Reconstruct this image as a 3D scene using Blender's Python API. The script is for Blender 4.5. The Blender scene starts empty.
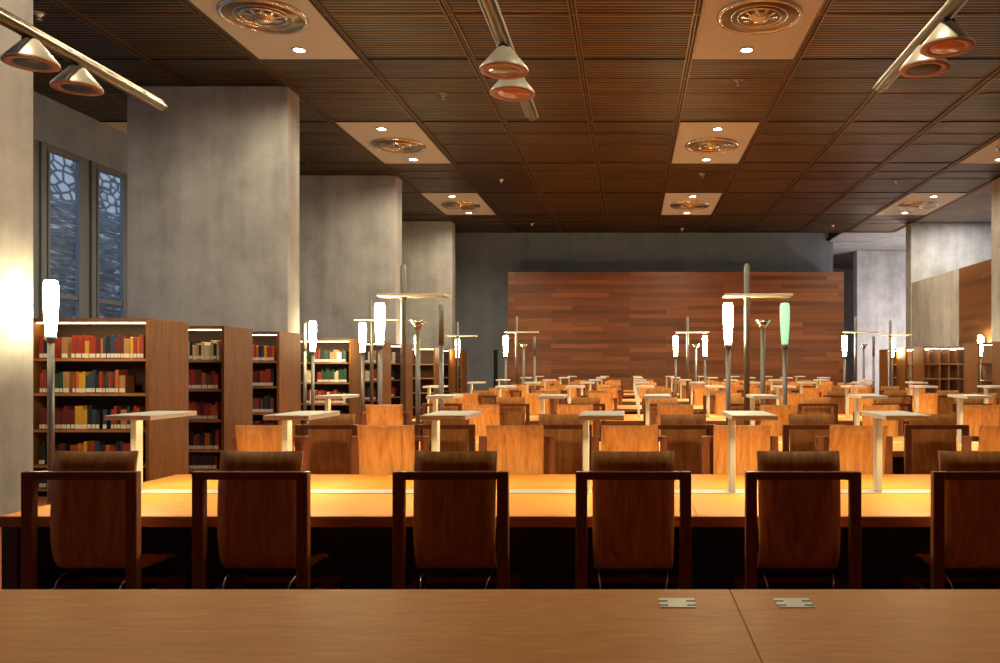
import bpy, math, random
from mathutils import Vector
R = random.Random(7)
SC = bpy.context.scene
COL = SC.collection
PI = math.pi

# ------------------------------------------------------------------ materials
def new_mat(name):
    m = bpy.data.materials.new(name); m.use_nodes = True
    nt = m.node_tree; b = nt.nodes['Principled BSDF']
    return m, nt, b

def plain(name, col, rough=.5, metal=0.0, emit=None, es=0.0, coat=0.0, spec=.5):
    m, nt, b = new_mat(name)
    b.inputs['Base Color'].default_value = (*col, 1)
    b.inputs['Roughness'].default_value = rough
    b.inputs['Metallic'].default_value = metal
    b.inputs['Coat Weight'].default_value = coat
    b.inputs['Specular IOR Level'].default_value = spec
    if emit:
        b.inputs['Emission Color'].default_value = (*emit, 1)
        b.inputs['Emission Strength'].default_value = es
    return m

def N(nt, t, **kw):
    n = nt.nodes.new(t)
    for k, v in kw.items(): setattr(n, k, v)
    return n

def ramp(nt, stops):
    r = N(nt, 'ShaderNodeValToRGB')
    el = r.color_ramp.elements
    while len(el) < len(stops): el.new(.5)
    for e, (p, c) in zip(el, stops):
        e.position = p; e.color = (*c, 1)
    return r

def wood(name, dark, mid, light, scale=(6, 1, 1), rough=.35, coat=.2, rand=True, bump=.02, spec=.5):
    """grain running along the axis with the smallest scale"""
    m, nt, b = new_mat(name)
    tc = N(nt, 'ShaderNodeTexCoord'); mp = N(nt, 'ShaderNodeMapping')
    mp.inputs['Scale'].default_value = scale
    L = nt.links.new
    L(tc.outputs['Object'], mp.inputs['Vector'])
    if rand:
        oi = N(nt, 'ShaderNodeObjectInfo'); ml = N(nt, 'ShaderNodeMath', operation='MULTIPLY')
        ml.inputs[1].default_value = 37.0
        L(oi.outputs['Random'], ml.inputs[0]); L(ml.outputs[0], mp.inputs['Location'])
    n1 = N(nt, 'ShaderNodeTexNoise'); n1.inputs['Scale'].default_value = 1.6; n1.inputs['Detail'].default_value = 6
    n1.inputs['Distortion'].default_value = 1.4
    n2 = N(nt, 'ShaderNodeTexNoise'); n2.inputs['Scale'].default_value = 9; n2.inputs['Detail'].default_value = 4
    L(mp.outputs[0], n1.inputs['Vector']); L(mp.outputs[0], n2.inputs['Vector'])
    ad = N(nt, 'ShaderNodeMix'); ad.inputs[0].default_value = .35
    L(n1.outputs['Fac'], ad.inputs[2]); L(n2.outputs['Fac'], ad.inputs[3])
    r = ramp(nt, [(.30, dark), (.5, mid), (.72, light)])
    L(ad.outputs[0], r.inputs[0])
    if rand:
        hs = N(nt, 'ShaderNodeHueSaturation'); mr = N(nt, 'ShaderNodeMapRange')
        mr.inputs[3].default_value = .82; mr.inputs[4].default_value = 1.15
        L(oi.outputs['Random'], mr.inputs[0]); L(mr.outputs[0], hs.inputs['Value'])
        L(r.outputs[0], hs.inputs['Color']); L(hs.outputs[0], b.inputs['Base Color'])
    else:
        L(r.outputs[0], b.inputs['Base Color'])
    b.inputs['Roughness'].default_value = rough
    b.inputs['Coat Weight'].default_value = coat; b.inputs['Coat Roughness'].default_value = .25
    b.inputs['Specular IOR Level'].default_value = spec
    if bump:
        bp = N(nt, 'ShaderNodeBump'); bp.inputs['Strength'].default_value = bump
        L(ad.outputs[0], bp.inputs['Height']); L(bp.outputs[0], b.inputs['Normal'])
    return m

def concrete(name, a, c, d):
    m, nt, b = new_mat(name); L = nt.links.new
    tc = N(nt, 'ShaderNodeTexCoord'); mp = N(nt, 'ShaderNodeMapping'); mp.inputs['Scale'].default_value = (2.2, 2.2, .22)
    L(tc.outputs['Object'], mp.inputs['Vector'])
    n1 = N(nt, 'ShaderNodeTexNoise'); n1.inputs['Scale'].default_value = 1.1; n1.inputs['Detail'].default_value = 7; n1.inputs['Roughness'].default_value = .6
    L(mp.outputs[0], n1.inputs['Vector'])
    n2 = N(nt, 'ShaderNodeTexNoise'); n2.inputs['Scale'].default_value = 1.3; n2.inputs['Detail'].default_value = 8; n2.inputs['Roughness'].default_value = .65
    L(tc.outputs['Object'], n2.inputs['Vector'])
    mx = N(nt, 'ShaderNodeMix'); mx.inputs[0].default_value = .55
    L(n1.outputs['Fac'], mx.inputs[2]); L(n2.outputs['Fac'], mx.inputs[3])
    r = ramp(nt, [(.34, a), (.5, c), (.66, d)])
    L(mx.outputs[0], r.inputs[0]); L(r.outputs[0], b.inputs['Base Color'])
    b.inputs['Roughness'].default_value = .8
    bp = N(nt, 'ShaderNodeBump'); bp.inputs['Strength'].default_value = .08
    L(mx.outputs[0], bp.inputs['Height']); L(bp.outputs[0], b.inputs['Normal'])
    return m

def planks(name, c1, c2, c3, axes='xz', rough=.4):
    m, nt, b = new_mat(name); L = nt.links.new
    tc = N(nt, 'ShaderNodeTexCoord'); sp = N(nt, 'ShaderNodeSeparateXYZ'); cb = N(nt, 'ShaderNodeCombineXYZ')
    L(tc.outputs['Object'], sp.inputs[0])
    L(sp.outputs['X' if axes[0] == 'x' else 'Y'], cb.inputs[0]); L(sp.outputs['Z'], cb.inputs[1])
    br = N(nt, 'ShaderNodeTexBrick')
    br.inputs['Color1'].default_value = (0, 0, 0, 1); br.inputs['Color2'].default_value = (1, 1, 1, 1); br.inputs['Mortar'].default_value = (.3, .3, .3, 1)
    br.inputs['Scale'].default_value = 1; br.inputs['Mortar Size'].default_value = .004
    br.inputs['Brick Width'].default_value = 2.3; br.inputs['Row Height'].default_value = .17
    br.offset = .37; br.offset_frequency = 2; br.squash = 1.3; br.squash_frequency = 3
    L(cb.outputs[0], br.inputs['Vector'])
    mp = N(nt, 'ShaderNodeMapping'); mp.inputs['Scale'].default_value = (.5, 9, 1); L(cb.outputs[0], mp.inputs['Vector'])
    n = N(nt, 'ShaderNodeTexNoise'); n.inputs['Scale'].default_value = 1.5; n.inputs['Detail'].default_value = 6; L(mp.outputs[0], n.inputs['Vector'])
    mx = N(nt, 'ShaderNodeMix'); mx.inputs[0].default_value = .45
    bw = N(nt, 'ShaderNodeRGBToBW'); L(br.outputs['Color'], bw.inputs[0])
    L(bw.outputs[0], mx.inputs[2]); L(n.outputs['Fac'], mx.inputs[3])
    r = ramp(nt, [(.15, c1), (.5, c2), (.85, c3)])
    L(mx.outputs[0], r.inputs[0]); L(r.outputs[0], b.inputs['Base Color'])
    b.inputs['Roughness'].default_value = rough
    return m

def ceiling_mesh():
    m, nt, b = new_mat('woven_metal_ceiling'); L = nt.links.new
    tc = N(nt, 'ShaderNodeTexCoord')
    wv = N(nt, 'ShaderNodeTexWave', wave_type='BANDS', bands_direction='Y', wave_profile='SIN')
    wv.inputs['Scale'].default_value = 3.1; wv.inputs['Distortion'].default_value = .25; wv.inputs['Detail'].default_value = 2
    wv.inputs['Detail Scale'].default_value = 3
    L(tc.outputs['Object'], wv.inputs['Vector'])
    mp = N(nt, 'ShaderNodeMapping'); mp.inputs['Scale'].default_value = (.6, 5, 1); L(tc.outputs['Object'], mp.inputs['Vector'])
    n = N(nt, 'ShaderNodeTexNoise'); n.inputs['Scale'].default_value = 1.1; n.inputs['Detail'].default_value = 5; L(mp.outputs[0], n.inputs['Vector'])
    # each panel of the grid its own tone
    mp2 = N(nt, 'ShaderNodeMapping'); mp2.inputs['Location'].default_value = (.862 / 1.885, -14.81 / 3.77, 0)
    mp2.inputs['Scale'].default_value = (1 / 1.885, 1 / 3.77, 0)
    L(tc.outputs['Object'], mp2.inputs['Vector'])
    fl = N(nt, 'ShaderNodeVectorMath', operation='FLOOR'); L(mp2.outputs[0], fl.inputs[0])
    wn = N(nt, 'ShaderNodeTexWhiteNoise', noise_dimensions='2D'); L(fl.outputs[0], wn.inputs['Vector'])
    mx = N(nt, 'ShaderNodeMix'); mx.inputs[0].default_value = .45
    L(wv.outputs['Fac'], mx.inputs[2]); L(n.outputs['Fac'], mx.inputs[3])
    r = ramp(nt, [(.25, (.014, .007, .002)), (.6, (.075, .044, .013)), (.8, (.30, .185, .060))])
    L(mx.outputs[0], r.inputs[0])
    hs = N(nt, 'ShaderNodeHueSaturation'); mr = N(nt, 'ShaderNodeMapRange'); mr.inputs[3].default_value = .75; mr.inputs[4].default_value = 1.15
    L(wn.outputs['Value'], mr.inputs[0]); L(mr.outputs[0], hs.inputs['Value']); L(r.outputs[0], hs.inputs['Color'])
    L(hs.outputs[0], b.inputs['Base Color'])
    b.inputs['Metallic'].default_value = .75; b.inputs['Roughness'].default_value = .42
    bp = N(nt, 'ShaderNodeBump'); bp.inputs['Strength'].default_value = .35; bp.inputs['Distance'].default_value = .02
    L(wv.outputs['Fac'], bp.inputs['Height']); L(bp.outputs[0], b.inputs['Normal'])
    return m

def facade_mat():
    m, nt, b = new_mat('metal_facade'); L = nt.links.new
    tc = N(nt, 'ShaderNodeTexCoord')
    mp = N(nt, 'ShaderNodeMapping'); mp.inputs['Scale'].default_value = (1, 1.2, 9); L(tc.outputs['Object'], mp.inputs['Vector'])
    n = N(nt, 'ShaderNodeTexNoise'); n.inputs['Scale'].default_value = .9; n.inputs['Detail'].default_value = 6; n.inputs['Distortion'].default_value = 1.2
    L(mp.outputs[0], n.inputs['Vector'])
    r = ramp(nt, [(.34, (.03, .04, .05)), (.48, (.12, .15, .18)), (.60, (.22, .27, .31)), (.66, (.9, .92, .95))])
    L(n.outputs['Fac'], r.inputs[0]); L(r.outputs[0], b.inputs['Base Color'])
    b.inputs['Roughness'].default_value = .55
    return m

def net_mat():
    m, nt, b = new_mat('pale_mesh_screen'); L = nt.links.new
    tc = N(nt, 'ShaderNodeTexCoord')
    mp = N(nt, 'ShaderNodeMapping'); mp.inputs['Scale'].default_value = (1, 1.6, 2.6); L(tc.outputs['Object'], mp.inputs['Vector'])
    v = N(nt, 'ShaderNodeTexVoronoi', feature='DISTANCE_TO_EDGE'); v.inputs['Scale'].default_value = 1.5; L(mp.outputs[0], v.inputs['Vector'])
    r = ramp(nt, [(.01, (.05, .06, .08)), (.08, (.25, .28, .31)), (.20, (.92, .92, .90))])
    L(v.outputs['Distance'], r.inputs[0]); L(r.outputs[0], b.inputs['Base Color'])
    b.inputs['Roughness'].default_value = .6
    return m

def glass_mat():
    m = bpy.data.materials.new('window_glass'); m.use_nodes = True; nt = m.node_tree; nt.nodes.clear()
    o = N(nt, 'ShaderNodeOutputMaterial'); mx = N(nt, 'ShaderNodeMixShader'); t = N(nt, 'ShaderNodeBsdfTransparent'); g = N(nt, 'ShaderNodeBsdfGlossy')
    mx.inputs[0].default_value = .09
    t.inputs[0].default_value = (.86, .92, .97, 1); g.inputs['Roughness'].default_value = .02
    nt.links.new(t.outputs[0], mx.inputs[1]); nt.links.new(g.outputs[0], mx.inputs[2]); nt.links.new(mx.outputs[0], o.inputs[0])
    return m

M = {}
M['table'] = wood('table_wood', (.36, .130, .020), (.43, .168, .027), (.51, .215, .040), scale=(2.2, 13, 13), rough=.55, coat=.0, spec=.10, rand=False, bump=.015)
M['edge'] = wood('table_edge_wood', (.16, .045, .013), (.24, .07, .02), (.30, .09, .028), scale=(1, 9, 9), rough=.45, rand=False)
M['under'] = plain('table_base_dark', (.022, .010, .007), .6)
M['shell'] = wood('chair_plywood', (.28, .092, .021), (.44, .180, .050), (.59, .280, .088), scale=(7, 7, .8), rough=.5, coat=.0, spec=.18)
M['frame'] = wood('chair_frame_wood', (.11, .030, .010), (.16, .044, .014), (.21, .060, .020), scale=(8, 8, 1), rough=.5, coat=.0, spec=.2)
M['chrome'] = plain('polished_steel', (.75, .73, .68), .22, 1)
M['steel'] = plain('brushed_steel_pole', (.27, .265, .25), .45, .9)
M['offwhite'] = plain('off_white_lacquer', (.80, .78, .71), .5)
M['post_grey'] = plain('warm_grey_lacquer', (.42, .41, .37), .5)
M['strip'] = plain('grey_cable_strip', (.22, .245, .265), .5)
M['desk_light'] = plain('desk_lamp_diffuser', (1, .9, .7), .5, emit=(1, .77, .38), es=760)
M['desk_soft'] = plain('desk_lamp_soft_diffuser', (1, .9, .7), .5, emit=(1, .77, .38), es=11)
M['tube'] = plain('lit_glass_tube', (1, .95, .8), .5, emit=(1, .80, .42), es=75)
M['tube_green'] = plain('lit_tube_greenish', (.8, 1, .9), .5, emit=(.20, .75, .42), es=1.0)
M['plate_white'] = plain('white_reflector', (.80, .76, .62), .5)
M['carpet'] = plain('red_carpet', (.30, .075, .028), .95)
M['concrete'] = concrete('concrete', (.25, .25, .255), (.375, .375, .385), (.48, .48, .485))
M['wall_grey'] = concrete('grey_wall', (.20, .235, .30), (.25, .29, .36), (.29, .335, .41))
M['planks_x'] = planks('wall_planks', (.085, .022, .006), (.18, .050, .013), (.29, .092, .025), 'xz')
M['planks_y'] = planks('side_wall_planks', (.10, .040, .013), (.16, .066, .022), (.22, .095, .034), 'yz')
M['mesh'] = ceiling_mesh()
M['groove'] = plain('groove_black', (.012, .008, .006), .7)
M['gold'] = plain('bronze_rail', (.30, .17, .07), .35, .9)
M['panel_white'] = plain('ceiling_panel_paint', (.62, .58, .48), .55)
M['ring'] = plain('diffuser_metal', (.72, .66, .55), .22, .95)
M['bowl'] = plain('diffuser_bowl', (.52, .40, .26), .3, .9)
M['downlight'] = plain('downlight_bulb', (1, .95, .85), .5, emit=(1, .84, .58), es=60)
M['strip_light'] = plain('shelf_light', (1, .95, .85), .5, emit=(1, .82, .50), es=16)
M['case'] = wood('bookcase_veneer', (.135, .049, .011), (.195, .075, .017), (.255, .103, .026), scale=(7, 7, .7), rough=.5, coat=.0, spec=.25)
M['case_shelf'] = wood('bookcase_shelf_veneer', (.26, .10, .035), (.38, .16, .055), (.46, .20, .075), scale=(1, 7, 7), rough=.45)
M['case_dark'] = plain('bookcase_back', (.055, .022, .012), .7)
M['fixture'] = plain('spotlight_aluminium', (.66, .63, .55), .38, .35)
M['fixture_dark'] = plain('spotlight_bracket_black', (.02, .016, .014), .5)
M['fixture_rim'] = plain('spotlight_rim_warm_reflection', (.30, .10, .04), .5, .2)  # reddish tone paints the warm room's reflection onto the rim
M['lens'] = plain('spotlight_lens', (.30, .26, .20), .12, .3)
M['lens_warm_reflection'] = plain('spotlight_lens_warm_reflection', (.55, .15, .03), .25, .2)  # unlit lens; the room's warm reflection is put into its colour
M['tube_metal'] = plain('rail_side_tube', (.36, .33, .28), .35, .9)
M['rail'] = plain('rail_bronze', (.17, .115, .06), .42, .9)
M['win_frame'] = plain('window_frame_grey', (.16, .18, .21), .45, .2)
M['glass'] = glass_mat()
M['facade'] = facade_mat(); M['net'] = net_mat()
M['ceil_grey'] = concrete('grey_ceiling', (.20, .20, .20), (.26, .26, .26), (.32, .32, .32))
M['socket_black'] = plain('socket_slot', (.02, .02, .02), .6)
M['socket'] = plain('socket_cover', (.36, .35, .27), .45)
M['spine'] = plain('paper_label', (.78, .76, .68), .7)
BOOKC = {'r': ('red', (.33, .035, .018)), 'd': ('dark red', (.13, .018, .014)), 'o': ('orange', (.50, .13, .025)), 'y': ('yellow', (.62, .34, .03)),
         'b': ('navy blue', (.022, .045, .10)), 'g': ('dark green', (.025, .07, .045)), 'k': ('black', (.018, .016, .018)), 't': ('tan', (.42, .22, .09)),
         'c': ('cream', (.62, .56, .36)), 'w': ('white', (.75, .73, .66)), 'n': ('brown', (.16, .065, .03))}
for k, (nm, c) in BOOKC.items(): M['book_' + k] = plain('book_cover_' + nm.replace(' ', '_'), c, .55)

# ------------------------------------------------------------------ mesh builder
class MB:
    def __init__(s): s.v = []; s.f = []; s.mi = []; s.sm = []
    def add(s, vs, fs, mi=0, smooth=False):
        o = len(s.v); s.v += [tuple(p) for p in vs]
        for f in fs:
            s.f.append(tuple(i + o for i in f)); s.mi.append(mi); s.sm.append(smooth)
        return s
    def box(s, x0, x1, y0, y1, z0, z1, mi=0, b=0.0):
        if b <= 0:
            vs = [(x, y, z) for z in (z0, z1) for y in (y0, y1) for x in (x0, x1)]
            return s.add(vs, [(0, 2, 3, 1), (4, 5, 7, 6), (0, 1, 5, 4), (2, 6, 7, 3), (0, 4, 6, 2), (1, 3, 7, 5)], mi)
        # chamfered box
        b = min(b, (x1 - x0) * .45, (y1 - y0) * .45, (z1 - z0) * .45)
        idx = {}; vs = []
        for iz, z in enumerate((z0, z1)):
            for iy, y in enumerate((y0, y1)):
                for ix, x in enumerate((x0, x1)):
                    sx, sy, sz = (b if ix == 0 else -b), (b if iy == 0 else -b), (b if iz == 0 else -b)
                    idx[ix, iy, iz] = len(vs)
                    vs += [(x, y + sy, z + sz), (x + sx, y, z + sz), (x + sx, y + sy, z)]
        g = lambda a, k: idx[a] + k
        fs = []
        for i in (0, 1):
            q = [g((i, a, c), 0) for a, c in ((0, 0), (1, 0), (1, 1), (0, 1))]; fs.append(q if i else q[::-1])
            q = [g((a, i, c), 1) for a, c in ((0, 0), (1, 0), (1, 1), (0, 1))]; fs.append(q[::-1] if i else q)
            q = [g((a, c, i), 2) for a, c in ((0, 0), (1, 0), (1, 1), (0, 1))]; fs.append(q if i else q[::-1])
        for i in (0, 1):
            for j in (0, 1):
                q = [g((0, i, j), 1), g((1, i, j), 1), g((1, i, j), 2), g((0, i, j), 2)]; fs.append(q if (i != j) else q[::-1])
                q = [g((i, 0, j), 0), g((i, 1, j), 0), g((i, 1, j), 2), g((i, 0, j), 2)]; fs.append(q if (i == j) else q[::-1])
                q = [g((i, j, 0), 0), g((i, j, 1), 0), g((i, j, 1), 1), g((i, j, 0), 1)]; fs.append(q if (i != j) else q[::-1])
                for k in (0, 1):
                    q = [g((i, j, k), 0), g((i, j, k), 1), g((i, j, k), 2)]
                    fs.append(q if (i + j + k) % 2 == 1 else q[::-1])
        return s.add(vs, fs, mi)
    def lathe(s, prof, x=0, y=0, n=20, mi=0, smooth=True, close=False):
        """prof: list of (r, z)"""
        vs = []; fs = []
        for (r, z) in prof:
            for k in range(n):
                a = 2 * PI * k / n; vs.append((x + r * math.cos(a), y + r * math.sin(a), z))
        m = len(prof)
        for i in range(m - 1 if not close else m):
            for k in range(n):
                a, b2 = i * n + k, i * n + (k + 1) % n
                j = ((i + 1) % m) * n
                fs.append((a, b2, j + (k + 1) % n, j + k))
        if not close:
            if prof[0][0] > 1e-6: fs.append(tuple(range(n))[::-1])
            if prof[-1][0] > 1e-6: fs.append(tuple((m - 1) * n + k for k in range(n)))
        return s.add(vs, fs, mi, smooth)
    def tube(s, pts, r, n=8, mi=0):
        vs = []; fs = []; pts = [Vector(p) for p in pts]
        for i, p in enumerate(pts):
            t = (pts[min(i + 1, len(pts) - 1)] - pts[max(i - 1, 0)]).normalized()
            u = t.cross(Vector((0, 0, 1)))
            if u.length < 1e-3: u = t.cross(Vector((1, 0, 0)))
            u.normalize(); w = t.cross(u)
            for k in range(n):
                a = 2 * PI * k / n; vs.append(p + (u * math.cos(a) + w * math.sin(a)) * r)
        for i in range(len(pts) - 1):
            for k in range(n):
                fs.append((i * n + k, i * n + (k + 1) % n, (i + 1) * n + (k + 1) % n, (i + 1) * n + k))
        fs.append(tuple(range(n))[::-1]); fs.append(tuple((len(pts) - 1) * n + k for k in range(n)))
        return s.add(vs, fs, mi, True)
    def build(s, name, mats, parent=None):
        me = bpy.data.meshes.new(name); me.from_pydata(s.v, [], s.f)
        for m in (mats if isinstance(mats, (list, tuple)) else [mats]): me.materials.append(m)
        me.polygons.foreach_set('material_index', s.mi); me.polygons.foreach_set('use_smooth', s.sm)
        import bmesh as _b
        bm = _b.new(); bm.from_mesh(me); _b.ops.recalc_face_normals(bm, faces=bm.faces); bm.to_mesh(me); bm.free()
        me.update()
        o = bpy.data.objects.new(name, me); COL.objects.link(o)
        if parent: o.parent = parent
        return o

KIDS = {}
def thing(name, label, cat, loc=(0, 0, 0), rz=0, group=None):
    o = bpy.data.objects.new(name, None); COL.objects.link(o)
    o.empty_display_size = .1
    o.location = loc; o.rotation_euler = (0, 0, rz)
    tag(o, label, cat, group); return o
def tag(o, label, cat, group=None):
    o['label'] = label; o['category'] = cat
    if group: o['group'] = group
    return o
def part(mb, name, mat, parent):
    o = mb.build(name, mat, parent); KIDS.setdefault(parent, []).append(o); return o
def struct(mb, name, mat):
    o = mb.build(name, mat); o['kind'] = 'structure'; return o
def dup(src, loc, rz=0, label=None, group=None, skip=()):
    r = src.copy(); COL.objects.link(r); r.location = loc; r.rotation_euler = (0, 0, rz)
    if label: r['label'] = label
    if group: r['group'] = group
    def rec(s, d):
        for ch in KIDS.get(s, []):
            if ch.name.split('.')[0] in skip: continue
            c = ch.copy(); COL.objects.link(c); c.parent = d
            KIDS.setdefault(d, []).append(c); rec(ch, c)
    rec(src, r); return r

ORD = ['first', 'second', 'third', 'fourth', 'fifth', 'sixth', 'seventh', 'eighth', 'ninth', 'tenth', 'eleventh', 'twelfth', 'thirteenth']

# ------------------------------------------------------------------ camera (level, shifted)
H = 1.60
cam = bpy.data.cameras.new('camera'); co = bpy.data.objects.new('camera', cam); COL.objects.link(co)
cam.sensor_width = 36; cam.lens = 36 * .85; cam.shift_x = -.130; cam.shift_y = .036
cam.clip_end = 300; cam.clip_start = .05
co.location = (0, 0, H); co.rotation_euler = (PI / 2, 0, 0)
SC.camera = co
def inview(x, y, pad=80): return y > .5 and -pad < 630 + x * 850 / y < 1000 + pad

# ------------------------------------------------------------------ room
ZC = 6.98; W = 1.885; LP = 3.77; X0 = -.862; Y0 = 14.81
struct(MB().box(-13, 22, -3, 52, -.2, 0), 'floor', M['carpet'])
XL = X0 - 6 * W + .0   # about -12.2
struct(MB().box(-11.75, X0 + 6 * W, -3, 33.75, ZC, ZC + .12), 'ceiling', M['mesh'])
struct(MB().box(-11.75, 8.45, 33.75, 36.2, ZC + .9, ZC + 1.0).box(8.4, 8.45, 33.8, 36.2, ZC, ZC + 1).box(-11.75, X0 + 6 * W, 33.7, 33.8, ZC - .02, ZC + 1), 'ceiling_recess', M['groove'])
struct(MB().box(X0 + 6 * W, 22, -3, 52, ZC, ZC + .12).box(8.3, X0 + 6 * W, 36.0, 52, ZC - .02, ZC + .12).box(8.45, X0 + 6 * W, 33.8, 36.1, ZC - .02, ZC + .1), 'ceiling_aisle', M['ceil_grey'])
n = 0
for k in range(-6, 7):
    x = X0 + k * W
    if x < -11.7: continue
    n += 1
    struct(MB().box(x - .05, x + .05, -3, 33.7, ZC - .012, ZC - .002)
           .box(x - .062, x - .045, -3, 33.7, ZC - .03, ZC - .002, 1).box(x + .045, x + .062, -3, 33.7, ZC - .03, ZC - .002, 1)
           .box(x - .006, x + .006, -3, 33.7, ZC - .02, ZC - .002, 1), f'trim_{n}', [M['groove'], M['gold']])
for k in range(-4, 6):
    for d, w in ((0, .02), (1.0, .010), (1.9, .012)):
        y = Y0 + k * LP + d
        if y > 33.6: continue
        n += 1
        struct(MB().box(-11.7, X0 + 6 * W, y - w, y + w, ZC - .014, ZC - .001), f'trim_{n}', M['gold'] if d else M['groove'])

# white service panels with air diffuser and downlights
def ring_part(r0, r1, z0, z1, nm, parent):
    mb = MB(); mid = (r0 + r1) / 2
    mb.lathe([(r1, z1), (r1, z1 - .012), (mid + (r1 - mid) * .5, z0), (mid - (mid - r0) * .5, z0 + .004), (r0, z1 - .02), (r0, z1)], n=40, close=True)
    return part(mb, nm, M['ring'], parent)
dif = thing('air_vent', '', 'air vent')
ring_part(.57, .65, -.055, 0, 'outer_ring', dif)
part(MB().lathe([(.575, -.035), (.50, -.022), (.42, -.026), (.36, -.012), (.30, -.006), (0, -.006)], n=40), 'bowl', M['bowl'], dif)
ring_part(.41, .44, -.045, 0, 'ring', dif)
ring_part(.31, .345, -.055, 0, 'ring', dif)
cb = MB().lathe([(.20, -.01), (.17, -.05), (.09, -.10), (.05, -.11), (0, -.112)], n=24)
part(cb, 'centre_cone', M['ring'], dif)
fm = MB()
for k in range(10):
    a = 2 * PI * k / 10; c, s = math.cos(a), math.sin(a)
    p = lambda r, t, z: (r * c - t * s, r * s + t * c, z)
    fm.add([p(.15, -.012, -.012), p(.30, -.03, -.012), p(.30, .03, -.012), p(.15, .012, -.012), p(.15, -.012, -.055), p(.30, -.03, -.03), p(.30, .03, -.03), p(.15, .012, -.055)],
           [(0, 1, 2, 3), (7, 6, 5, 4), (0, 4, 5, 1), (1, 5, 6, 2), (2, 6, 7, 3), (3, 7, 4, 0)])
part(fm, 'fins', M['ring'], dif)
dl = thing('downlight', '', 'ceiling light')
part(MB().lathe([(.125, 0), (.125, -.012), (.095, -.02), (.095, 0)], n=24, close=True), 'trim_ring', M['panel_white'], dl)
part(MB().lathe([(.09, -.002), (.09, -.012), (0, -.014)], n=20), 'bulb', M['downlight'], dl)
spot_data = bpy.data.lights.new('downlight_beam', 'SPOT'); spot_data.energy = 460; spot_data.color = (1, .82, .53)
spot_data.spot_size = 3.02; spot_data.spot_blend = .5; spot_data.shadow_soft_size = .09
def beam(x, y, z, data=None):
    l = bpy.data.objects.new('downlight_beam', data or spot_data); COL.objects.link(l); l.location = (x, y, z)
first = {'d': True, 'l': True}
SIDE = ['over the bookcase aisle', 'over the centre of the desks', 'over the far side aisle']
WHERE = {0: 'in the nearest', 1: 'in the middle', 2: 'in the most distant'}
for ci, kx in enumerate((-3, 1, 5)):
    xa, xb = X0 + kx * W, X0 + (kx + 1) * W
    for ri in range(-1, 3):
        ya, yb = Y0 - LP + ri * 2 * LP, Y0 + ri * 2 * LP
        if ya < -3.5: continue
        cx, cy = (xa + xb) / 2, (ya + yb) / 2
        vis = ri >= 0 and inview(xa, yb, 0)
        if ri < 0 or vis or inview(xb, yb, 200):
            if vis:
                wh = WHERE[ri] + ' white panel ' + SIDE[ci]
                pn = MB().box(xa + .07, xb - .07, ya + .02, yb - .02, ZC - .02, ZC - .003, b=.004).build('service_panel', M['panel_white'])
                tag(pn, 'white square ceiling panel, ' + ['nearest', 'middle one', 'most distant'][ri] + ' of those ' + SIDE[ci], 'ceiling panel', 'white ceiling panels')
                loc = (cx, cy, ZC - .02)
                lab = 'round chrome air diffuser ' + wh
                if first['d']: dif.location = loc; tag(dif, lab, 'air vent', 'round air diffusers'); first['d'] = False
                else: dup(dif, loc, 0, lab)
                for sgn, nm in ((-1, 'near'), (1, 'far')):
                    y = cy + sgn * 1.4
                    loc = (cx, y, ZC - .02)
                    lab = f'small downlight, {nm} end of the ' + ['nearest', 'middle', 'most distant'][ri] + ' white panel ' + SIDE[ci]
                    if first['l']: dl.location = loc; tag(dl, lab, 'ceiling light', 'ceiling downlights'); first['l'] = False
                    else: dup(dl, loc, 0, lab)
            for sgn in ((1,) if ri < 0 else (-1, 1)): beam(cx, cy + sgn * 1.4, ZC - .06, spot_data)

# sprinklers
sp = thing('sprinkler', '', 'sprinkler')
part(MB().lathe([(.07, 0), (.06, -.03), (.03, -.07), (.03, -.09), (.055, -.10), (0, -.11)], n=14), 'sprinkler_head', M['ring'], sp)
part(MB().lathe([(.085, 0), (.085, -.012), (0, -.014)], n=14), 'ceiling_plate', M['panel_white'], sp)
spk = [(2.03, 15.9, 'behind the nearest white panel over the desks'), (-3.68, 16.7, 'beside the central spotlight rail'), (-3.68, 24.3, 'beside the middle panel of the bookcase aisle'),
       (-3.66, 31.75, 'above the grey back wall'), (2.0, 23.6, 'behind the middle white panel over the desks'), (2.01, 32.9, 'above the centre of the timber wall'),
       (7.67, 24.5, 'before the distant white panel near the side aisle'), (7.66, 32.1, 'above the end of the timber wall'), (-8.97, 12.9, 'above the first concrete pier')]
for i, (x, y, w) in enumerate(spk):
    lab = 'small pale sprinkler head ' + w
    if i == 0: sp.location = (x, y, ZC); tag(sp, lab, 'sprinkler', 'ceiling sprinklers')
    else: dup(sp, (x, y, ZC), 0, lab)

XW = -11.6
tag(MB().box(XW + .01, XW + 1.35, 18.6, 22.3, ZC - .02, ZC - .003, b=.004).build('service_panel', M['panel_white']), 'white ceiling panel against the window wall, behind the first broad pier', 'ceiling panel', 'white ceiling panels')
# concrete piers
for i, y in enumerate((1.2, 8.72, 16.21, 23.75, 31.2)):
    struct(MB().box(-9.6, -6.53, y, y + .6, 0, ZC - .001, b=.02), 'column', M['concrete'])
for y in (23.9, 31.5, 39.0):
    struct(MB().box(10.41, 13.5, y, y + .6, 0, ZC - .001, b=.02), 'column', M['concrete'])

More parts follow.
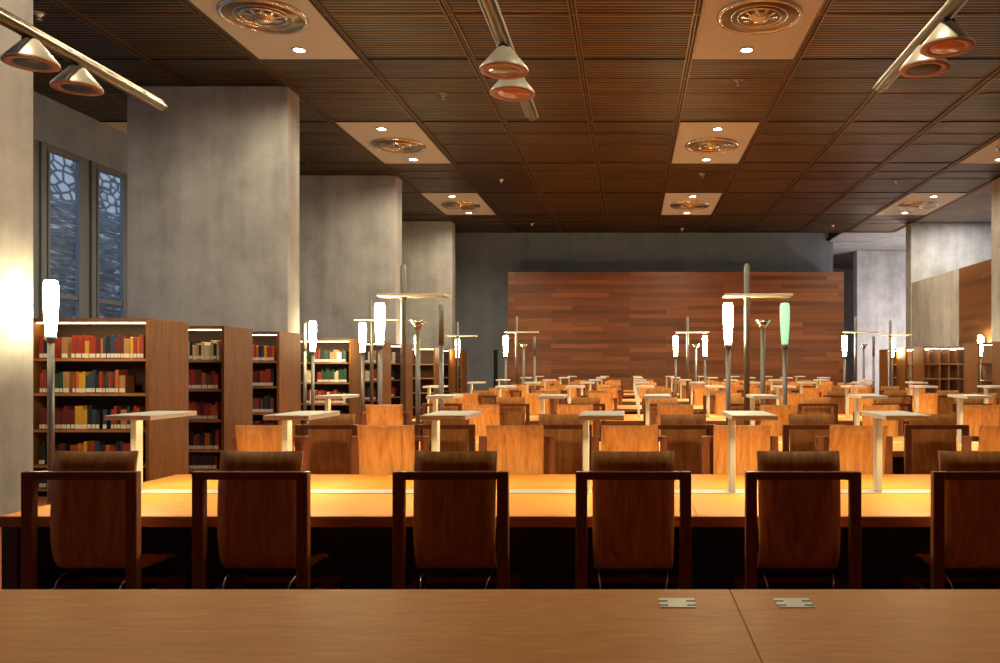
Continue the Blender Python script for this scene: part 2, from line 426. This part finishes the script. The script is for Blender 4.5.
# back wall, timber clad block
struct(MB().box(-13, 8.45, 36, 36.2, 0, ZC + 1), 'wall_back', M['wall_grey'])
struct(MB().box(-4.88, 8.56, 34.0, 36.0, 0, 5.42), 'wall_centre', M['planks_x'])
struct(MB().box(8.45, 8.6, 36, 46, 0, ZC), 'wall_passage', M['wall_grey'])
struct(MB().box(8.6, 22, 46, 46.2, 0, ZC), 'wall_far', M['concrete'])
struct(MB().box(16, 16.2, -3, 46, 0, ZC), 'wall_right', M['concrete'])
struct(MB().box(-13, 22, -3.2, -3, 0, ZC), 'wall_rear', M['planks_x'])
struct(MB().box(10.45, 10.65, 24.5, 27.0, 0, 4.74), 'wall_side_timber', M['planks_y'])
struct(MB().box(10.45, 10.65, 27.0, 31.5, 0, 4.74), 'wall_side_concrete', M['concrete'])
struct(MB().box(8.9, 9.8, 45.9, 46, 0, 3.6), 'door_1', M['win_frame'])
struct(MB().box(-5.77, -5.60, 35.96, 36, 0, 2.35), 'trim_100', M['groove'])  # dark strip painted on the wall for the shaded gap of an opening

# window wall on the outer side of the bookcases
XW = -11.6; HD = 6.05; TR = 3.0
struct(MB().box(XW - .3, XW, -3, 36, HD, ZC).box(XW - .3, XW, -3, -2.4, 0, HD).box(XW - .3, XW, 23.5, 36, 0, HD), 'wall_left', M['wall_grey'])
y = 13.2 - 10 * 1.56; wi = 0
while y < 23.4:
    wi += 1
    mb = MB(); d = XW - .05; e = XW + .03
    y1 = y + 1.56
    mb.box(d, e, y, y + .16, 0, HD, 0, .01).box(d, e, y + .40, y + .56, 0, HD, 0, .01).box(d + .01, e - .05, y + .16, y + .40, 0, HD)
    mb.box(d, e, y + .56, y1, HD - .14, HD, 0, .01).box(d, e, y + .56, y1, TR, TR + .10, 0, .01).box(d, e, y + .56, y1, 0, .12, 0, .01)
    mb.box(d + .02, e + .02, y1 - .06, y1, .12, HD - .14).box(d + .02, e + .02, y + .56, y + .62, .12, HD - .14)
    fo = struct(mb, f'window_{wi}', M['win_frame'])
    g = MB().box(d + .03, d + .04, y + .6, y1 - .04, .1, HD - .1).build('window_pane', M['glass'], fo)
    y = y1
ex = MB(); ex.box(-17, -16.8, 17, 60, 0, 6.6)
struct(ex, 'exterior_facade', M['facade'])
struct(MB().box(-17.1, -16.9, 17, 60, 6.6, 10.5), 'exterior_screen', M['net'])
struct(MB().box(-30, XW - .3, -3, 60, -.2, 0), 'exterior_ground', M['wall_grey'])

# ------------------------------------------------------------------ tables
TD = 1.926; TZ = .74; XA, XB = -3.65, 7.33
def table(ys, seam, name_label, xa=XA, sockets=False, xb=XB):
    t = thing('reading_table', name_label, 'table', (0, ys, 0), 0, 'long reading tables')
    xs = [xa] + seam + [xb]
    for a, b in zip(xs[:-1], xs[1:]):
        part(MB().box(a + .0006, b - .0006, -TD / 2, TD / 2, TZ - .06, TZ, b=.003), 'tabletop', M['table'], t)
        part(MB().box(a + .001, b - .001, -TD / 2 - .006, -TD / 2, TZ - .062, TZ - .003), 'edge_band', M['edge'], t)
    for x in (xa + .004, xb - .10):
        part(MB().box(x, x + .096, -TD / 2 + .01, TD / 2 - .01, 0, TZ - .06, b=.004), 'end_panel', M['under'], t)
    for x in seam:
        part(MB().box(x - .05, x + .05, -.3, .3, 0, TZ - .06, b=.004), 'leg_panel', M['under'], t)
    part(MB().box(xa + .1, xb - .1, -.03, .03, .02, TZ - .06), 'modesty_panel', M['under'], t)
    part(MB().box(xa + .02, xb - .02, -.085, .085, TZ, TZ + .004), 'cable_strip', M['strip'], t)
    if sockets:
        for x in (.172, .597):
            yy = 3.10 - ys
            pl = part(MB().box(x - .066, x + .066, yy - .06, yy + .06, TZ, TZ + .003, b=.001), 'socket_plate', M['socket'], t)
            pl['label'] = 'brushed metal power socket plate'
            for sx in (-1, 1):
                for sy in (-.035, .02):
                    part(MB().box(x + sx * .05 - .016, x + sx * .05 + .016, yy + sy - .006, yy + sy + .006, TZ + .003, TZ + .0045), 'slot', M['socket_black'], pl)
    return t
ROWS = [5.88, 9.73, 14.68, 18.6, 22.5, 27.5, 31.4]
table(2.335, [.386, 4.4], 'bare wooden table top along the very front, with two socket plates', xa=-3.65, sockets=True)
for i, ys in enumerate(ROWS):
    table(ys, [.39 if i == 0 else .6, 4.4], f'long wooden reading table with desk lamps, {ORD[i]} one beyond the bare front table')

# ------------------------------------------------------------------ chair
def shell_mesh():
    prof = [(.150, 1.126), (.128, 1.04), (.112, .94), (.103, .84), (.098, .74), (.099, .65), (.108, .575), (.128, .515), (.165, .472), (.22, .450), (.30, .443), (.40, .445), (.50, .452), (.55, .448), (.575, .43)]
    n = 9; hw = .2325; mb = MB(); vs = []
    m = len(prof)
    for side in (0, 1):
        for i, (y, z) in enumerate(prof):
            a = prof[max(i - 1, 0)]; b = prof[min(i + 1, m - 1)]
            ty, tz = b[0] - a[0], b[1] - a[1]; l = math.hypot(ty, tz); ny, nz = -tz / l, ty / l   # towards the sitter
            back = 1 - min(i / 7, 1)
            for k in range(n):
                u = -1 + 2 * k / (n - 1)
                cv = .010 * u * u 
                t = (side * .014)
                vs.append((u * hw * (1 - .03 * (1 - back)), y + ny * (cv + t), z + nz * t + .004 * u * u * back))
    fs = []
    G = lambda s, i, k: s * m * n + i * n + k
    for i in range(m - 1):
        for k in range(n - 1):
            fs.append((G(0, i, k), G(0, i, k + 1), G(0, i + 1, k + 1), G(0, i + 1, k)))
            fs.append((G(1, i, k), G(1, i + 1, k), G(1, i + 1, k + 1), G(1, i, k + 1)))
    mb.add(vs, fs, 0, True)
    ed = []
    for i in range(m - 1):
        for k in (0, n - 1): ed.append((G(0, i, k), G(0, i + 1, k), G(1, i + 1, k), G(1, i, k)))
    for k in range(n - 1):
        for i in (0, m - 1): ed.append((G(0, i, k), G(0, i, k + 1), G(1, i, k + 1), G(1, i, k)))
    for f in ed: mb.f.append(f); mb.mi.append(0); mb.sm.append(False)
    return mb
FW = .3165
chair = thing('reading_chair', '', 'chair')
part(shell_mesh(), 'seat_shell', M['shell'], chair)
for s in (-1, 1):
    a, b = sorted((s * FW, s * (FW - .062)))
    part(MB().box(a, b, 0, .052, 0, 1.029, b=.004), 'leg', M['frame'], chair)
    part(MB().box(a + .006, b - .006, .50, .545, 0, .29, b=.004), 'leg', M['frame'], chair)
    part(MB().box(a + .004, b - .004, .052, .56, .29, .33, b=.004), 'side_rail', M['frame'], chair)
    part(MB().tube([(s * .20, .30, .432), (s * .195, .16, .425), (s * .185, .10, .40), (s * .18, .075, .36), (s * .178, .072, .31)], .006, 6), 'bracket', M['chrome'], chair)
part(MB().box(-FW + .062, FW - .062, 0, .052, .985, 1.029, b=.004), 'top_rail', M['frame'], chair)
part(MB().box(-FW + .062, FW - .062, .056, .09, .29, .325, b=.004), 'cross_rail', M['frame'], chair)
for s in (-1, 1): part(MB().tube([(s * .17, .44, .45), (s * .17, .50, .40), (s * .17, .522, .325)], .007, 6), 'bracket', M['chrome'], chair)
part(MB().box(-FW + .062, FW - .062, .505, .54, .292, .328, b=.004), 'cross_rail', M['frame'], chair)
used = [False]
def put_chair(x, y, rz, lab, group):
    if not inview(x, y, 120): return
    if not used[0]:
        chair.location = (x, y, 0); chair.rotation_euler = (0, 0, rz); tag(chair, lab, 'chair', group); used[0] = True
    else:
        far = y > 15
        dup(chair, (x, y, 0), rz, lab, group, skip=('bracket',) if far else ())
NEAR1 = [-3.015, -2.08, -.983, .019, .95, 1.976, 3.0]
FAR1 = [-2.99, -1.995, -.94, -.004, .916, 1.864, 3.09, 4.1]
NEAR2 = [-3.03, -1.87, -.70, .54, 1.84, 3.06, 4.2, 5.4]
FAR2 = [-3.13, -1.89, -.70, .58, 1.885, 3.18, 4.46, 5.6]
for i, ys in enumerate(ROWS):
    if i == 0: nr, fr = NEAR1, FAR1
    elif i == 1: nr, fr = NEAR2, FAR2
    else:
        nr = [-3.0 + 1.2 * k + R.uniform(-.12, .12) for k in range(9)]; fr = [-3.0 + 1.2 * k + R.uniform(-.12, .12) for k in range(9)]
    row = ORD[i]
    j = R.uniform
    for k, x in enumerate(nr):
        put_chair(x, ys - .963 - .272 + (j(-.04, .04) if i else 0), j(-.02, .02) if i else 0, f'chair with its back to the viewer at the {row} lamp-lit table, {ORD[k]} along', f'chairs on the near side of the {row} lit table')
    for k, x in enumerate(fr):
        put_chair(x, ys + .963 + .26 + (j(-.05, .05) if i else 0), PI + (j(-.03, .03) if i else 0), f'wooden chair facing the viewer across the {row} lamp-lit table, {ORD[k]} along', f'chairs on the far side of the {row} lit table')

# ------------------------------------------------------------------ desk lamps
dlamp = thing('desk_lamp', '', 'desk lamp')
part(MB().box(-.021, .021, -.035, .045, 0, .513, b=.003), 'post', M['post_grey'], dlamp)
hd = MB().box(-.035, .265, -.30, .30, .527, .541, b=.003)
for q in ((-.035, .265, -.30, -.282), (-.035, .265, .282, .30), (-.035, -.021, -.282, .282), (.247, .265, -.282, .282), (-.021, .06, -.282, .282)): hd.box(*q, .509, .527)
part(hd, 'lamp_head', M['offwhite'], dlamp)
for sg_ in (-1, 1):
    pr = [(.228 * sg_, .510), (.252 * sg_, .5268), (.222 * sg_, .5268), (.222 * sg_, .510)]
    wv_ = [(xx, yy, zz) for xx in (.066, .243) for yy, zz in pr]
    wd = MB().add(wv_, [(0, 1, 5, 4)], 0).add(wv_, [(1, 2, 6, 5), (2, 3, 7, 6), (3, 0, 4, 7), (0, 1, 2, 3), (4, 5, 6, 7)], 1)
    part(wd, 'diffuser', [M['desk_light'], M['offwhite']], dlamp)
part(MB().box(.066, .243, -.15, .15, .5225, .527), 'centre_diffuser', M['desk_soft'], dlamp)
DL1 = [-3.415, -2.375, -1.345, -.305, .705, 1.715, 2.73, 3.75]
uu = False
for i, ys in enumerate(ROWS):
    xs = DL1 if i == 0 else [-3.46, -2.23, -1.0, .20, 1.40, 2.60, 3.78, 4.98, 6.15] if i == 1 else [-3.47 + 1.2 * k + (0.02 if k else 0) for k in range(9)]
    for k, x in enumerate(xs):
        if not inview(x, ys, 160): continue
        lab = f'off-white angled desk lamp on the {ORD[i]} lamp-lit table, {ORD[k]} along its strip'
        loc = (x, ys, TZ + .0045)
        if not uu: dlamp.location = loc; tag(dlamp, lab, 'desk lamp', 'desk lamps'); uu = True
        else: dup(dlamp, loc, 0, lab)
        KIDS  # parts follow their lamp

# ------------------------------------------------------------------ floor lamps
def base_part(p): part(MB().lathe([(.10, 0), (.10, .012), (.09, .02), (.042, .024), (.042, .03)], n=20), 'base', M['steel'], p)
def tube_lamp(mat, name='floor_lamp'):
    t = thing(name, '', 'floor lamp'); base_part(t)
    part(MB().lathe([(.034, .02), (.034, 1.90)], n=14), 'pole', M['steel'], t)
    part(MB().lathe([(.034, 1.86), (.058, 1.90), (.058, 1.93), (.034, 1.935)], n=14), 'collar', M['steel'], t)
    part(MB().lathe([(.048, 1.935), (.062, 2.12), (.073, 2.34), (.072, 2.48), (.060, 2.53), (0, 2.54)], n=18), 'lamp_tube', mat, t)
    return t
LA = tube_lamp(M['tube'])
LG = tube_lamp(M['tube_green'])
LT = thing('reflector_lamp', '', 'floor lamp'); base_part(LT)
part(MB().lathe([(.041, .02), (.041, 3.06), (.030, 3.08), (.030, 3.10), (0, 3.10)], n=14), 'pole', M['steel'], LT)
rp = part(MB().box(-.34, .64, -.18, .18, 2.62, 2.655, b=.006), 'reflector_panel', M['plate_white'], LT)
part(MB().lathe([(.055, 2.585), (.055, 2.62)], n=14), 'collar', M['steel'], rp)
LU = thing('uplighter_lamp', '', 'floor lamp'); base_part(LU)
part(MB().lathe([(.036, .02), (.036, 2.16)], n=14), 'pole', M['steel'], LU)
part(MB().lathe([(.036, 2.14), (.05, 2.18), (.125, 2.285), (.118, 2.285), (.045, 2.19), (0, 2.18)], n=22), 'bowl', M['ring'], LU)
LP_ = thing('floor_pole', '', 'pole'); base_part(LP_)
part(MB().lathe([(.036, .02), (.036, 1.93)], n=14), 'pole', M['steel'], LP_)
part(MB().lathe([(.039, 1.93), (.039, 2.50), (.03, 2.51), (0, 2.51)], n=14), 'unlit_tube', M['steel'], LP_)
seen = set()
def lamp(src, x, y, lab, grp, rz=0):
    cat = 'pole' if src is LP_ else 'floor lamp'
    if src not in seen:
        seen.add(src); src.location = (x, y, 0); src.rotation_euler = (0, 0, rz); tag(src, lab, cat, grp); return src
    return dup(src, (x, y, 0), rz, lab, grp)
CL = {'a': 'in the nearer cluster by the bookcase aisle', 'b': 'in the nearer cluster before the timber wall',
      'c': 'in the distant cluster by the grey wall', 'd': 'in the distant middle cluster before the timber wall', 'e': 'in the distant cluster near the side aisle'}
GR = {k: 'lamp posts ' + v for k, v in CL.items()}
lamp(LA, -3.62, 12.3, 'lit tube floor lamp ' + CL['a'], GR['a'])
lamp(LT, -3.28, 12.3, 'tall steel post with a flat cross panel ' + CL['a'], GR['a'])
lamp(LU, -3.07, 12.3, 'short steel uplighter with a flared bowl ' + CL['a'], GR['a'])
lamp(LP_, -2.73, 12.3, 'plain grey steel post with unlit top ' + CL['a'], GR['a'])
lamp(LA, 1.42, 12.3, 'warm lit tube floor lamp ' + CL['b'], GR['b'])
lamp(LT, 1.69, 12.3, 'tall steel post with a flat cross panel ' + CL['b'], GR['b'])
lamp(LU, 1.92, 12.3, 'steel uplighter with a flared bowl ' + CL['b'], GR['b'])
lamp(LG, 2.24, 12.3, 'greenish lit tube floor lamp ' + CL['b'], GR['b'])
for k, x0, offs in (('c', -3.65, (0, .32, .53, .85)), ('d', 1.34, (0, .35, .59, .86)), ('e', 6.30, (0, .32, .56, .85))):
    lamp(LA, x0 + offs[0], 24.95, 'lit tube floor lamp ' + CL[k], GR[k])
    lamp(LT, x0 + offs[1], 24.95, 'tall post with a flat cross panel ' + CL[k], GR[k])
    lamp(LU, x0 + offs[2], 24.95, 'short flared uplighter ' + CL[k], GR[k])
    if k == 'd': lamp(LA, x0 + offs[3], 24.95, 'second lit tube lamp, beside the uplighter, ' + CL[k], GR[k])
    else: lamp(LP_, x0 + offs[3], 24.95, 'plain post without a light ' + CL[k], GR[k])
al = 'lamps along the bookcase aisle'
lamp(LA, -6.20, 9.1, 'brightly lit tube floor lamp beside the nearest pier, before the first bookcase', al)
lamp(LA, -6.42, 17.2, 'lit tube floor lamp behind the first broad concrete pier', al)
lamp(LA, -6.20, 24.75, 'lit tube floor lamp behind the second broad concrete pier', al)
lamp(LP_, -6.62, 17.3, 'plain steel post beside the lit lamp behind the first broad pier', al)
lamp(LA, -5.60, 17.8, 'lit tube lamp overlapping a cross-panel post beside the fourth bookcase', al)
lamp(LT, -5.70, 18.75, 'tall post with bright cross panel beside the fourth bookcase', al)
lamp(LT, -5.66, 27.9, 'most distant cross-panel post by the bookcases', al)
lamp(LA, -5.72, 28.2, 'lit tube lamp at the most distant cross-panel post by the bookcases', al)
ar = 'lamps along the far side aisle'
lamp(LT, 8.30, 27.1, 'tall post with a flat cross panel beside the side aisle bookcases', ar)
lamp(LA, 8.42, 27.3, 'lit tube lamp in front of the side aisle bookcases', ar)
lamp(LA, 10.2, 24.75, 'lit tube lamp against the timber side wall by the last pier', ar)
lamp(LP_, 10.28, 24.6, 'plain post beside the lamp at the timber side wall', ar)

# ------------------------------------------------------------------ bookcases and books
TIERS = [.10, .39, .83, 1.28, 1.71]
book_meshes = {}
def book(colr, w, h, d):
    key = (colr, round(w, 3), round(h, 3))
    if key not in book_meshes:
        mb = MB().box(-w / 2, w / 2, 0, .012, 0, h, 0, .004).box(-w / 2, -w / 2 + .004, .012, d, 0, h).box(w / 2 - .004, w / 2, .012, d, 0, h).box(-w / 2 + .004, w / 2 - .004, .010, d - .006, .004, h - .006, 1)
        o = mb.build('book', [M['book_' + colr], M['spine']])
        l = MB().box(-w / 2 + .003, w / 2 - .003, -.0015, .001, .012, .062).build('spine_label', M['spine'], o)
        book_meshes[key] = (o, l); return o
    o, l = book_meshes[key]
    c = o.copy(); COL.objects.link(c); l2 = l.copy(); COL.objects.link(l2); l2.parent = c
    return c
def fill(seq, x0, x1, yf, z, where, xvis=-99):
    x = x0; ww = [.035, .042, .05]
    for ch in seq:
        if ch == '.': x += .045; continue
        w = .075 if ch == 't' else R.choice(ww); h = R.choice([.22, .245, .265, .29] if z > .2 else [.20, .22, .24])
        if x + w > x1: break
        if x + w < xvis: x += w + .001; continue
        o = book(ch, w, h, .20); o.location = (x + w / 2, yf + R.uniform(.02, .035), z + .001); x += w + .001
        nm = BOOKC[ch][0]
        lab = f'{nm} book {where}'
        tag(o, lab, 'book', f'{nm} books {where}')
def bookcase(yf, xa, xb, lab, cat_group, back=True, end_right=True, uprights=(), light=True, top=2.21, depth=.94):
    t = thing('bookcase', lab, 'bookcase', (0, yf, 0), 0, cat_group)
    for x in (xa, xb - .045):
        part(MB().box(x, x + .045, 0, depth, 0, top, b=.003), 'side_panel', M['case'], t)
    part(MB().box(xa + .045, xb - .045, 0, depth, top - .05, top, b=.003), 'top_panel', M['case'], t)
    for z in TIERS:
        part(MB().box(xa + .046, xb - .046, .01, depth - .01, z - .032, z, b=.002), 'shelf', M['case_shelf'], t)
    for x in uprights:
        part(MB().box(x - .015, x + .015, .02, depth - .02, 0, top - .05), 'divider', M['case_shelf'], t)
    if back: part(MB().box(xa + .046, xb - .046, depth / 2 - .015, depth / 2 + .015, .02, top - .05), 'back_panel', M['case_dark'], t)
    if light: part(MB().box(xa + .06, xb - .06, .06, .12, top - .062, top - .05), 'strip_light', M['strip_light'], t)
    return t
LC = [10.5, 12.44, 14.4, 18.1, 20.2, 22.3, 25.9, 28.0, 30.0]
for i, yf in enumerate(LC):
    bookcase(yf, -7.43 if i < 3 else -7.3, -5.94, f'tall wooden bookcase end-on to the aisle, {ORD[i]} from the nearest pier', 'bookcases along the pier side', uprights=(-6.95,) if i in (1, 2) else ())
TN = ['on the bottom shelf', 'on the lowest full shelf', 'on the second full shelf', 'on the third full shelf', 'on the top shelf']
SEQ = {
    0: ['kkkrkk.kkdd..krkkbbkrrdkk', 'kk.kkkdk.rrooy.rbkkorrkbrro', 'dddddddddddyyykbk.b.rrktbrro', 'rrk.gggt.royybgbkrdgrdot', 'rkr...t.rrrryrrdobkbdddtyrorrkb'],
    1: ['..........kkkkdkkkkkkkdkkk', '..........yyoykkrrookkrnkk', '..........rrkrdrr..rooo', '..........bbrddrronndrrdd', '..........kgccccccwcckcyk'],
    2: ['.............ddkkddkdd', '.............ndndddddnd', '.............kkrbrkbknn', '.............rrrrrrrkddk', '............. rbokbyrroro'.replace(' ', '')],
    3: ['......kkrddrkkdr', '......bbkrrkkggkkb', '......kdrwwrrorrkw', '......cccc...rrggggggcc', '......rg..bbrbrkkggkttww'],
    4: ['...............krdrkkr', '...............rrkddk', '...............kbbrdd', '...............wcckrr', '...............wwktbb'],
    5: ['', '...............rrkk', '...............dkrr', '...............rbkk', '...............rrow'],
}
for i, rows in SEQ.items():
    for ti, s in enumerate(rows):
        if i and s and not s.endswith('.'): s += s.replace('.', '')[-8:]
        fill(s, -7.33 if i == 0 else (-7.37 if i < 3 else -7.24), -6.03, LC[i] + .02, TIERS[ti], f'{TN[ti]} of the {ORD[i]} bookcase', (-99, -6.52, -6.54, -7.05, -6.33, -6.31)[i])
RC = [(19.2, 1), (20.9, 1), (24.8, 3), (26.4, 1), (28.3, 1)]
for i, (yf, _) in enumerate(RC):
    bookcase(yf, 8.56, 10.2 if yf > 24 else 12.0, f'sparsely filled wooden bookcase by the side aisle, {ORD[i]} one going away', 'bookcases along the side aisle', back=False, uprights=(9.05, 9.32), depth=.90)

# ------------------------------------------------------------------ spotlight rails
def rail(x, y1, lab):
    z = 4.80
    t = thing('spotlight_rail', lab, 'lighting rail', (x, 0, z), 0, 'spotlight rails')
    mb = MB(); n = 16; vs = []; prof = []
    for k in range(n):
        a = 2 * PI * k / n
        prof.append((.052 * math.copysign(abs(math.cos(a)) ** .7, math.cos(a)), .07 * math.sin(a)))
    for yy in (1, y1 - .02, y1):
        s = 1 if yy < y1 else .85
        vs += [(p[0] * s, yy, p[1] * s) for p in prof]
    fs = [(i * n + k, i * n + (k + 1) % n, (i + 1) * n + (k + 1) % n, (i + 1) * n + k) for i in range(2) for k in range(n)] + [tuple(range(n)), tuple(2 * n + k for k in range(n))]
    mb.add(vs, fs, 0, True); part(mb, 'rail_tube', M['rail'], t)
    for s in (-1, 1):
        part(MB().tube([(s * .068, 1, -.012), (s * .068, y1 - .02, -.012)], .015, 8), 'side_tube', M['tube_metal'], t)
    for yy in (1.6, 4.2, 6.7):
        part(MB().box(-.012, .012, yy - .012, yy + .012, .06, ZC - z - .004), 'hanger', M['fixture_dark'], t)
def spot_mesh(lensmat):
    t = thing('spotlight', '', 'spotlight')
    part(MB().lathe([(.236, 0), (.237, .014), (.068, .222), (.04, .232), (0, .232)], n=32), 'cone_shade', M['fixture'], t)
    part(MB().lathe([(.236, 0), (.236, -.008), (.152, -.004), (.152, 0)], n=32, close=True), 'rim', M['fixture_rim'], t)
    part(MB().lathe([(.152, -.001), (.148, -.006), (0, -.006)], n=24), 'lens', lensmat, t)
    part(MB().box(-.05, .05, -.068, .068, .19, .235, b=.006), 'bracket', M['fixture_dark'], t)
    return t
S1 = spot_mesh(M['lens']); S2 = spot_mesh(M['lens_warm_reflection']); S3 = spot_mesh(M['fixture_dark'])
rail(-5.73, 10.4, 'bronze spotlight rail hung near the bookcase side piers')
rail(-1.24, 10.83, 'spotlight rail hung over the middle of the room')
rail(2.85, 9.72, 'spotlight rail hung toward the side aisle')
sg = 'ceiling spotlights'
def spotset(o, x, y, lab, first=False, tilt=(0, 0)):
    if first: o.location = (x, y, 4.494); tag(o, lab, 'spotlight', sg); r = o
    else: r = dup(o, (x, y, 4.494), 0, lab, sg)
    r.rotation_euler = (tilt[0], tilt[1], 0)
spotset(S1, -1.227, 8.29, 'cone spotlight with grey lens, nearer one on the middle rail', True)
spotset(S2, -1.24, 8.98, 'cone spotlight with warm reflection coloured into its lens, farther one on the middle rail', True)
spotset(S3, -5.70, 8.09, 'brass-toned cone spotlight, nearer one on the bookcase side rail', True)
spotset(S3, -5.73, 8.81, 'brass-toned cone spotlight, farther one on the bookcase side rail', False)
spotset(S2, 2.87, 7.69, 'cone spotlight, nearer one on the rail toward the side aisle')
spotset(S3, 2.86, 8.24, 'cone spotlight with dark opening, farther one on the rail toward the side aisle')

# ------------------------------------------------------------------ light
w = bpy.data.worlds.new('world'); SC.world = w; w.use_nodes = True
bg = w.node_tree.nodes['Background']; bg.inputs[0].default_value = (.74, .83, 1.0, 1); bg.inputs[1].default_value = 1.2
aisle = bpy.data.lights.new('added_aisle_fill', 'AREA'); aisle.energy = 260; aisle.color = (1, .95, .88); aisle.shape = 'RECTANGLE'; aisle.size = 1.2; aisle.size_y = 4  # added fill without a fixture, brightens the right-hand piers
pl_ = bpy.data.lights.new('added_pier_fill', 'POINT'); pl_.energy = 1000; pl_.color = (1, .95, .90); pl_.shadow_soft_size = .3  # added unseen point fill behind the pier, lifts the far column
po_ = bpy.data.objects.new('added_pier_fill', pl_); COL.objects.link(po_); po_.location = (12.6, 35.3, 2.6)
for x, y in ((12.0, 28.6),):
    o = bpy.data.objects.new('added_aisle_fill', aisle); COL.objects.link(o); o.location = (x, y, ZC - .05)

vs = SC.view_settings
SC.display_settings.display_device = 'sRGB'
vs.view_transform = 'Standard'; vs.look = 'None'; vs.exposure = 0.0; vs.gamma = 1.0; vs.use_curve_mapping = False
SC.cycles.max_bounces = 6; SC.cycles.diffuse_bounces = 3; SC.cycles.glossy_bounces = 3; SC.cycles.transparent_max_bounces = 8
SC.cycles.sample_clamp_indirect = 6; SC.cycles.use_light_tree = True
